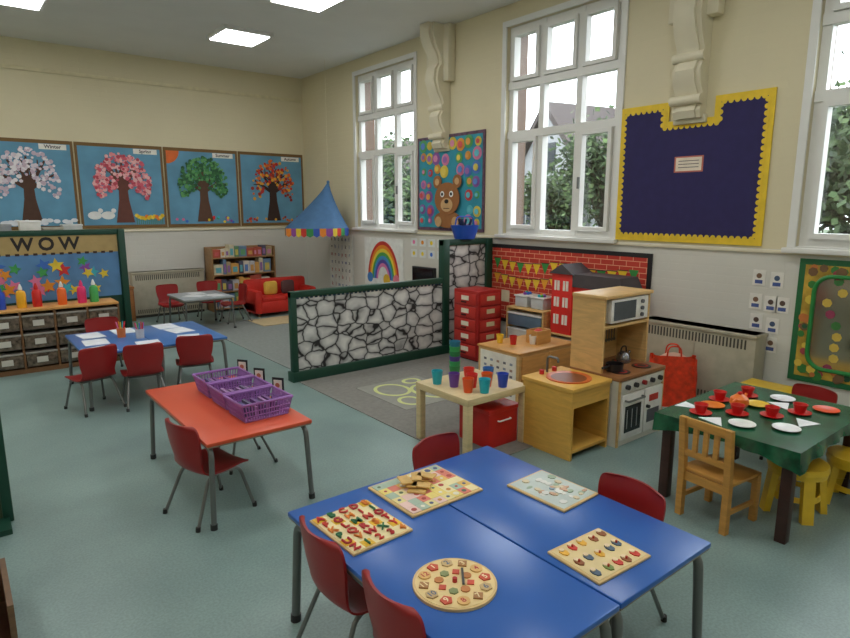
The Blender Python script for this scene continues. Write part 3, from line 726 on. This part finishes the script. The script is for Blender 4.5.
# computer desk
o=O('computer_desk',(5.05,6.55,0)); o.box((-.22,-.45,.50),(.22,.45,.53),LW,.004)
for s in(-1,1): o.box((-.2,s*.43,0),(.2,s*.40,.5),LW)
o.done()
o=O('computer_monitor',(5.08,6.45,.53),-90); o.box((-.24,-.02,.06),(.24,.03,.38),C(25,25,28,.3),.008);o.box((-.22,-.023,.08),(.22,-.02,.36),C(15,18,24,.1));o.box((-.03,.0,.0),(.03,.02,.08),C(25,25,28));o.box((-.1,-.06,0),(.1,.07,.012),C(25,25,28),.004);o.done()
# ---------------------------------------------------------------- stone partition
def stonem():
    m,nt,bs=newmat('stone_paper');N=nt.nodes;K=nt.links
    tc=N.new('ShaderNodeTexCoord');mp=N.new('ShaderNodeMapping');mp.inputs['Scale'].default_value=(1,0,1.35);K.new(tc.outputs['Object'],mp.inputs[0])
    nn=N.new('ShaderNodeTexNoise');nn.inputs['Scale'].default_value=9;nn.inputs['Detail'].default_value=1;K.new(mp.outputs[0],nn.inputs['Vector'])
    sb=N.new('ShaderNodeVectorMath');sb.operation='SUBTRACT';sb.inputs[1].default_value=(.5,.5,.5);K.new(nn.outputs['Color'],sb.inputs[0])
    sc=N.new('ShaderNodeVectorMath');sc.operation='SCALE';sc.inputs['Scale'].default_value=.06;K.new(sb.outputs[0],sc.inputs[0])
    ad=N.new('ShaderNodeVectorMath');ad.operation='ADD';K.new(mp.outputs[0],ad.inputs[0]);K.new(sc.outputs[0],ad.inputs[1])
    v=N.new('ShaderNodeTexVoronoi');v.feature='DISTANCE_TO_EDGE';v.inputs['Scale'].default_value=5.6;v.inputs['Randomness'].default_value=.7;K.new(ad.outputs[0],v.inputs['Vector'])
    r=N.new('ShaderNodeValToRGB');e=r.color_ramp.elements;e[0].position=.020;e[0].color=L3((24,24,26));e[1].position=.30;e[1].color=L3((226,226,222))
    q=e.new(.042);q.color=L3((150,151,150)); q=e.new(.11);q.color=L3((196,197,195)); K.new(v.outputs['Distance'],r.inputs[0])
    n=N.new('ShaderNodeTexNoise');n.inputs['Scale'].default_value=14;K.new(tc.outputs['Object'],n.inputs['Vector'])
    mr=N.new('ShaderNodeMapRange');mr.inputs[3].default_value=.78;mr.inputs[4].default_value=1.08;K.new(n.outputs[0],mr.inputs[0])
    x=N.new('ShaderNodeMix');x.data_type='RGBA';x.blend_type='MULTIPLY';x.inputs[0].default_value=1;K.new(r.outputs[0],x.inputs[6]);K.new(mr.outputs[0],x.inputs[7]);K.new(x.outputs[2],bs.inputs['Base Color']);bs.inputs['Roughness'].default_value=.6;return m
DG=C(20,66,50,.45,'p',5,.08); ST=stonem()
o=O('stone_pattern_partition',(2.56,5.36,0))
w=1.92; hh=.90
o.box((.02,-.02,.10),(w,.02,hh-.05),ST); o.box((0,-.035,0),(.06,.035,hh),DG,.005);o.box((0,-.036,hh-.06),(w,.036,hh+.001),DG,.005);o.box((-.02,-.06,0),(2.68,.06,.10),DG,.006)
o.box((w,-.05,0),(w+.09,.05,1.34),DG,.006); o.box((w+.09,-.02,.10),(2.62,.02,1.28),ST); o.box((2.60,-.05,0),(2.70,.05,1.34),DG,.006); o.box((w,-.04,1.27),(2.70,.04,1.341),DG,.006)
for i in range(36): o.box((.06+i*.0515,-.024,hh-.075),(.09+i*.0515,-.02,hh-.058),C(20,60,90))
o.done()
o=O('blue_basket',(4.84,5.36,1.341)); BB=C(35,85,190,.35)
o.lathe([(0,0),(.12,0),(.17,.16),(.155,.16),(.11,.01)],(0,0,0),BB,20); o.tube([(-.15,0,.15),(-.13,0,.26),(.13,0,.26),(.15,0,.15)],.009,BB,.06)
for i in range(8): o.tube([(R.uniform(-.06,.06),R.uniform(-.05,.05),.03),(R.uniform(-.12,.12),R.uniform(-.08,.08),.23)],.014,C(30,45,80),0)
o.done()
# ---------------------------------------------------------------- carpets
o=O('carpet'); o.box((2.6,2.75,0),(5.27,5.29,.006),C(128,126,120,.95,'f',25,.12)); o.done()
o=O('carpet'); o.box((2.75,5.43,0),(5.27,8.85,.006),C(130,135,131,.95,'f',25,.12)); o.done()
o=O('play_mat',(3.28,4.35,.006)); o.box((-.36,-.40,0),(.36,.40,.004),C(145,145,136,.9,'f'),0)
GG=C(204,210,140,.8)
def ring(cx,cy,rx,ry,w=.035):
    n=28
    for k in range(n):
        t0,t1=2*math.pi*k/n,2*math.pi*(k+1)/n
        o.top([(cx+rx*math.cos(t0),cy+ry*math.sin(t0)),(cx+rx*math.cos(t1),cy+ry*math.sin(t1)),(cx+(rx-w)*math.cos(t1),cy+(ry-w)*math.sin(t1)),(cx+(rx-w)*math.cos(t0),cy+(ry-w)*math.sin(t0))],.004,GG,.001)
ring(-.12,.14,.17,.2);ring(.15,-.1,.17,.24);ring(-.18,-.22,.11,.13);ring(.2,.27,.1,.09)
o.done()
# ---------------------------------------------------------------- tree murals on north wall
def mural(x0,x1,kind):
    zc=2.02;hg=1.25; o=O('tree_mural',((x0+x1)/2,B-.005,zc)); a,b=(x1-x0)/2,hg/2
    o.flat(rect(-a,-b,a,b),0,C(122,92,48,.7),.012); o.flat(rect(-a+.035,-b+.05,a-.035,b-.05),-.012,C(104,158,188,.8,'p',2.5,.18),.002)
    tk=C(*{'w':(84,58,46),'p':(110,66,56),'g':(96,68,52),'a':(62,42,36)}[kind],.8)
    def br(p,q,w1,w2,yy):
        p=Vector(p);q=Vector(q);d=(q-p).normalized();n=Vector((-d.y,d.x)); o.flat([tuple(p-n*w1),tuple(p+n*w1),tuple(q+n*w2),tuple(q-n*w2)],yy,tk,.004)
    o.flat([(-.13,-.54),(.13,-.54),(.07,-.2),(.06,.02),(-.06,.02),(-.07,-.2)],-.0145,tk,.005)
    k=0
    for t,l in((60,.42),(90,.42),(120,.42),(150,.36),(30,.36),(75,.3),(105,.3)):
        t=math.radians(t); e=(l*math.cos(t)*1.05,-.03+l*math.sin(t)); br((0,-.06),e,.034,.012,-.0145-.0003*k); k+=1
        for s in(-.5,.5): br((e[0]*.6,-.03+(e[1]+.03)*.6),(e[0]*.6+.16*math.cos(t+s),-.03+(e[1]+.03)*.6+.16*math.sin(t+s)),.014,.006,-.0145-.0003*k); k+=1
    cs={'w':[(240,236,240),(225,215,225),(205,185,200)],'p':[(235,150,155),(215,95,115),(240,190,190),(195,75,90)],'g':[(70,140,80),(50,110,60),(100,165,100),(35,90,55)],'a':[(225,110,40),(200,50,35),(235,170,50),(160,50,40)]}[kind]
    num={'w':210,'p':320,'g':400,'a':150}[kind]
    for i in range(num):
        t=R.uniform(-.55,math.pi+.55);rr=.46*math.sqrt(R.uniform(.04,1)); x=rr*.86*math.cos(t);z=.03+rr*.98*math.sin(t)+.02
        o.flat(circ(x,z,R.uniform(.016,.034),6,None,R.uniform(0,1)),-.023-.00003*i,C(*R.choice(cs)),.002)
    o.flat(rect(a-.42,b-.13,a-.08,b-.055),-.0145,C(238,236,228),.003)
    o.text({'w':'Winter','p':'Spring','g':'Summer','a':'Autumn'}[kind],.07,(a-.25,-.0178,b-.092),C(60,60,70))
    if kind=='w':
        for i in range(20): o.flat(circ(R.uniform(-a+.06,a-.06),-b+.08+R.uniform(0,.05),.045,10,.03),-.0196-.0002*i,C(232,238,245),.001)
    if kind=='p':
        for c in(-.42,-.24): o.flat(circ(c,-.43,.095,14,.06),-.0145,C(240,240,238),.004); o.flat(circ(c+.08,-.36,.035,10),-.0148,C(240,240,238),.004)
        for i in range(14): 
            x=.16+i*.029; o.flat(rect(x-.004,-.57,x+.004,-.47),-.0145,C(60,140,60),.002); o.flat(circ(x,-.46+R.uniform(-.03,.03),.032,6),-.0168-.0002*i,C(*R.choice([(240,200,40),(240,130,40),(250,220,80)])),.002)
    if kind=='g':
        o.flat([(-a+.035,b-.05)]+[(-a+.035+.2*math.cos(-math.pi/2*k/8),b-.05+.2*math.sin(-math.pi/2*k/8)) for k in range(9)],-.0145,C(230,110,40),.003)
    if kind in'ga':
        for i in range(18): o.flat(circ(-.25+R.uniform(-.25,.75),-.52+R.uniform(-.04,.06),.024,6),-.0146-.0002*i,C(*(RC() if kind=='g' else R.choice(cs))),.002)
    o.done()
mural(.42,1.60,'w');mural(1.62,2.83,'p');mural(2.85,4.04,'g');mural(4.06,5.26,'a')
# ---------------------------------------------------------------- WOW unit
BRN=C(120,84,52,.5,'w',7,.08)
o=O('tray_storage_unit',(.2,7.35,0)); w,d,z=1.25,.42,.67
o.box((0,0,z-.025),(w,d,z),WD,.003);o.box((0,0,0),(w,d,.05),BRN);o.box((0,d-.01,.05),(w,d,z-.02),BRN)
for i in range(5): o.box((i*(w-.02)/4,0,.05),(i*(w-.02)/4+.02,d,z-.02),BRN)
for i in range(4):
    for j in range(3):
        x=.025+i*.3075; zz=.065+j*.195; o.box((x,-.006,zz),(x+.28,d-.03,zz+.145),C(112,98,84,.25,'p',20,.7),.01);o.box((x-.003,-.016,zz+.14),(x+.283,d-.03,zz+.155),C(160,156,148,.3),.004)
        o.box((x+.09,-.010,zz+.04),(x+.19,-.006,zz+.10),C(205,200,190))
o.done()
o=O('wow_display_board',(.9,7.82,0)); a=.72
o.box((-a,-.02,0),(a,.03,1.44),DG,.005); o.box((-a-.02,-.06,0),(-a+.04,.06,1.46),DG,.004);o.box((a-.03,-.06,0),(a+.04,.06,1.46),DG,.004); o.box((-a,-.035,1.40),(a,.045,1.46),DG,.004)
o.flat(rect(-a+.05,1.20,a-.04,1.40),-.02,C(176,152,100,.7),.004); o.flat(rect(-a+.05,.69,a-.04,1.20),-.02,C(90,136,182,.8,'p',4,.2),.003)
for i in range(16): o.flat(rect(-a+.06+i*.083,1.19,-a+.10+i*.083,1.215),-.0245,C(60,40,30),.002)
for i,ch in enumerate('WOW'):
    for dz in(-.004,0,.004): o.text(ch,.19,(-.25+i*.22,-.0262-dz*.05,1.305+dz),C(30,24,24))
for i in range(30): o.flat(star(R.uniform(-a+.12,a-.12),R.uniform(.78,1.13),R.uniform(.06,.09),R.uniform(0,1)),-.0232-.0003*i,C(*[int(v*.85+15) for v in RC()]),.002)
o.done()
for i,(x,c) in enumerate(((.38,(40,80,190)),(.56,(240,180,40)),(.70,(205,40,35)),(.93,(240,110,40)),(1.12,(225,50,110)),(1.24,(70,170,90)))):
    o=O('paint_bottle',(x,7.52,.67)); m=C(*c,.35); o.lathe([(0,0),(.043,0),(.045,.01),(.045,.15),(.036,.175),(.016,.185),(.016,.195)],(0,0,0),m,16); o.lathe([(.02,.19),(.02,.21),(.006,.25),(0,.251)],(0,0,0),C(235,235,230) if i%2 else m,14); o.done()
# items behind the board
o=O('tall_cupboard',(.9,8.3,0)); o.box((-.6,-.2,0),(.6,.2,1.38),BRN,.004); 
for s in(0,1): o.box((-.58+s*.59,-.215,.05),(-.01+s*.59,-.2,1.34),WD,.004)
o.done()
for x,c,h in((.5,(150,155,160),.14),(.78,(235,235,230),.18),(1.0,(170,165,150),.1),(1.2,(200,205,205),.13)):
    o=O('cardboard_box',(x,8.28,1.381)); o.box((-.1,-.1,0),(.1,.1,h),C(*c,.4),.01); o.box((-.105,-.105,h-.02),(.105,.105,h),C(*[min(255,v+20) for v in c],.4),.004); o.done()
# wooden cabinet at north wall
o=O('wooden_cabinet',(1.74,9.83,0)); o.box((0,0,0),(.42,.36,.52),C(150,95,50,.4,'w'),.005);o.box((-.01,-.01,.5),(.43,.37,.53),C(170,110,60,.4,'w'),.004)
for s in(0,1): o.box((.02+s*.195,-.012,.05),(.205+s*.195,0,.47),C(165,108,58,.4,'w'),.003); o.cyl((.18+s*.06,-.012,.28),(.18+s*.06,-.03,.28),.01,C(60,40,30))
o.done()
# bookcase
o=O('bookcase',(3.92,10.0,0)); w=1.1; BC=C(168,128,84,.5,'w',7,.08)
o.box((-w/2,-.16,0),(-w/2+.02,.2,1.06),BC);o.box((w/2-.02,-.16,0),(w/2,.2,1.06),BC);o.box((-w/2,.18,0),(w/2,.2,1.06),BC)
for k in range(4): 
    z=.04+k*.28; o.box((-w/2+.02,-.16,z),(w/2-.02,.18,z+.02),BC)
    x=-w/2+.03
    while x<w/2-.15:
        t=R.uniform(.05,.15);h=R.uniform(.16,.25); 
        if k==3: h*=.8
        o.box((x,-.15,z+.02),(x+t,.02,z+.02+h),C(*R.choice([(110,140,170),(190,90,70),(215,205,175),(110,150,110),(180,160,120),(90,90,110),(225,170,90),(205,205,210),(225,215,200)]))); 
        o.box((x+t*.2,-.153,z+.05),(x+t*.8,-.15,z+.02+h*.7),C(*[int(v*.6+70) for v in RC()])); x+=t+.006
o.done()
# sofa
SR=C(205,42,30,.6,'f',10,.1)
o=O('childrens_sofa',(4.24,9.2,0)); w=.54
o.box((-w,-.25,.05),(w,.25,.24),SR,.03); o.box((-w,.13,.2),(w,.27,.56),SR,.05); 
for s in(-1,1): o.box((s*w,-.26,.05),(s*(w-.13),.26,.42),SR,.045); o.box((s*.01,-.24,.22),(s*(w-.13),.14,.31),SR,.03)
for s in(-1,1):
    for t in(-1,1): o.cyl((s*.46,t*.2,0),(s*.46,t*.2,.06),.02,BRN)
o.done()
for x,c in((4.08,(230,190,80)),(4.38,(90,60,60))):
    o=O('cushion',(x,9.22,.31),8); o.box((-.12,-.05,0),(.12,.04,.22),C(*c,.8,'f'),.045); o.done()
# back small table & chairs
table('activity_table',2.45,3.15,8.35,9.15,.47,C(165,172,176,.35),r=.014)
chair(3.32,8.85,90);chair(3.15,9.42,170);chair(2.55,9.35,180)
for x,y in((2.7,8.7),(2.95,8.6),(2.8,8.95)):
    o=O('paper_sheet',(x,y,.4703),R.uniform(0,50)); o.box((-.1,-.14,0),(.1,.14,.002),C(225,228,230)); o.done()
# canopy
o=O('fabric_canopy',(4.75,8.84,0)); CB=C(66,106,146,.75,'f'); n=8; rows=7; vs=[]
for j in range(rows+1):
    f=j/rows
    for i in range(32):
        t=2*math.pi*i/32; seg=(i%4)/4; pol=1/math.cos((seg-.5)*2*math.pi/n)*math.cos(math.pi/n)
        r=.52*(f**1.12)*(pol*f+1-f)+.012; vs.append((r*math.cos(t)+.18*(1-f),r*math.sin(t)-.10*(1-f),2.10-.72*f**.9))
o.add(vs,[(j*32+i,j*32+(i+1)%32,(j+1)*32+(i+1)%32,(j+1)*32+i) for j in range(rows) for i in range(32)],CB,True)
cols=[(230,200,60),(205,60,50),(60,140,80),(60,90,180),(235,140,50),(150,80,160)]
def pr(i): 
    seg=(i%4)/4; return .522*1/math.cos((seg-.5)*2*math.pi/n)*math.cos(math.pi/n)+.012
for i in range(32):
    t0,t1=2*math.pi*i/32,2*math.pi*(i+1)/32
    r0,r1=pr(i),pr((i+1)%32)
    A=(r0*math.cos(t0),r0*math.sin(t0));Bp=(r1*math.cos(t1),r1*math.sin(t1))
    o.add([(A[0],A[1],1.385),(Bp[0],Bp[1],1.385),(Bp[0],Bp[1],1.28),((A[0]+Bp[0])/2,(A[1]+Bp[1])/2,1.25),(A[0],A[1],1.28)],[(0,1,2,3,4)],C(*cols[i%6],.8))
o.tube([(.18,-.10,2.08),(.18,-.10,H)],.0018,CREAM,0,6); o.sph((.18,-.10,2.11),.025,CB)
o.done()
o=O('rug',(4.1,8.5,.006)); o.box((-.6,-.3,0),(.6,.3,.008),C(190,170,130,.9,'f'),0); o.done()
# ---------------------------------------------------------------- left edge things
o=O('room_divider',(-.55,3.86,0)); o.box((-.66,-.03,.03),(.66,.03,.93),C(60,74,52,.6)); o.box((.63,-.04,0),(.68,.04,.96),DG,.005);o.box((-.68,-.04,.91),(.66,.04,.96),DG,.005)
for i in range(6): o.flat(rect(-.6+i*.2,.3,-.45+i*.2,.55),-.03,C(*RC()),.003)
o.box((-.1,-.2,0),(-.04,.2,.03),DG);o.box((.60,-.2,0),(.66,.2,.03),DG); o.done()
BD=C(112,84,58,.5,'w')
o=O('book_display_unit',(-.25,2.78,0)); o.box((-.3,-.2,0),(.3,.2,.03),BD);o.box((-.3,-.2,.03),(-.28,.2,.22),BD);o.box((.28,-.2,.03),(.3,.2,.22),BD);o.box((-.28,.18,.03),(.28,.2,.22),BD)
for i in range(12): o.box((-.26+i*.043,-.15,.03),(-.235+i*.043,.12,.17+.05*R.random()),C(*RC()))
o.done()
# ---------------------------------------------------------------- world & camera
w=bpy.data.worlds.new('World'); S.world=w; w.use_nodes=True
bg=w.node_tree.nodes['Background']; bg.inputs[0].default_value=(.88,.95,1,1); bg.inputs[1].default_value=5.8
cd=bpy.data.cameras.new('camera'); cam=bpy.data.objects.new('camera',cd); S.collection.objects.link(cam)
cd.sensor_width=36; cd.lens=603/850*36; cam.location=(0,0,1.7); cam.rotation_euler=(math.radians(90-10.43),0,math.radians(-38.35)); cd.clip_end=200
S.camera=cam
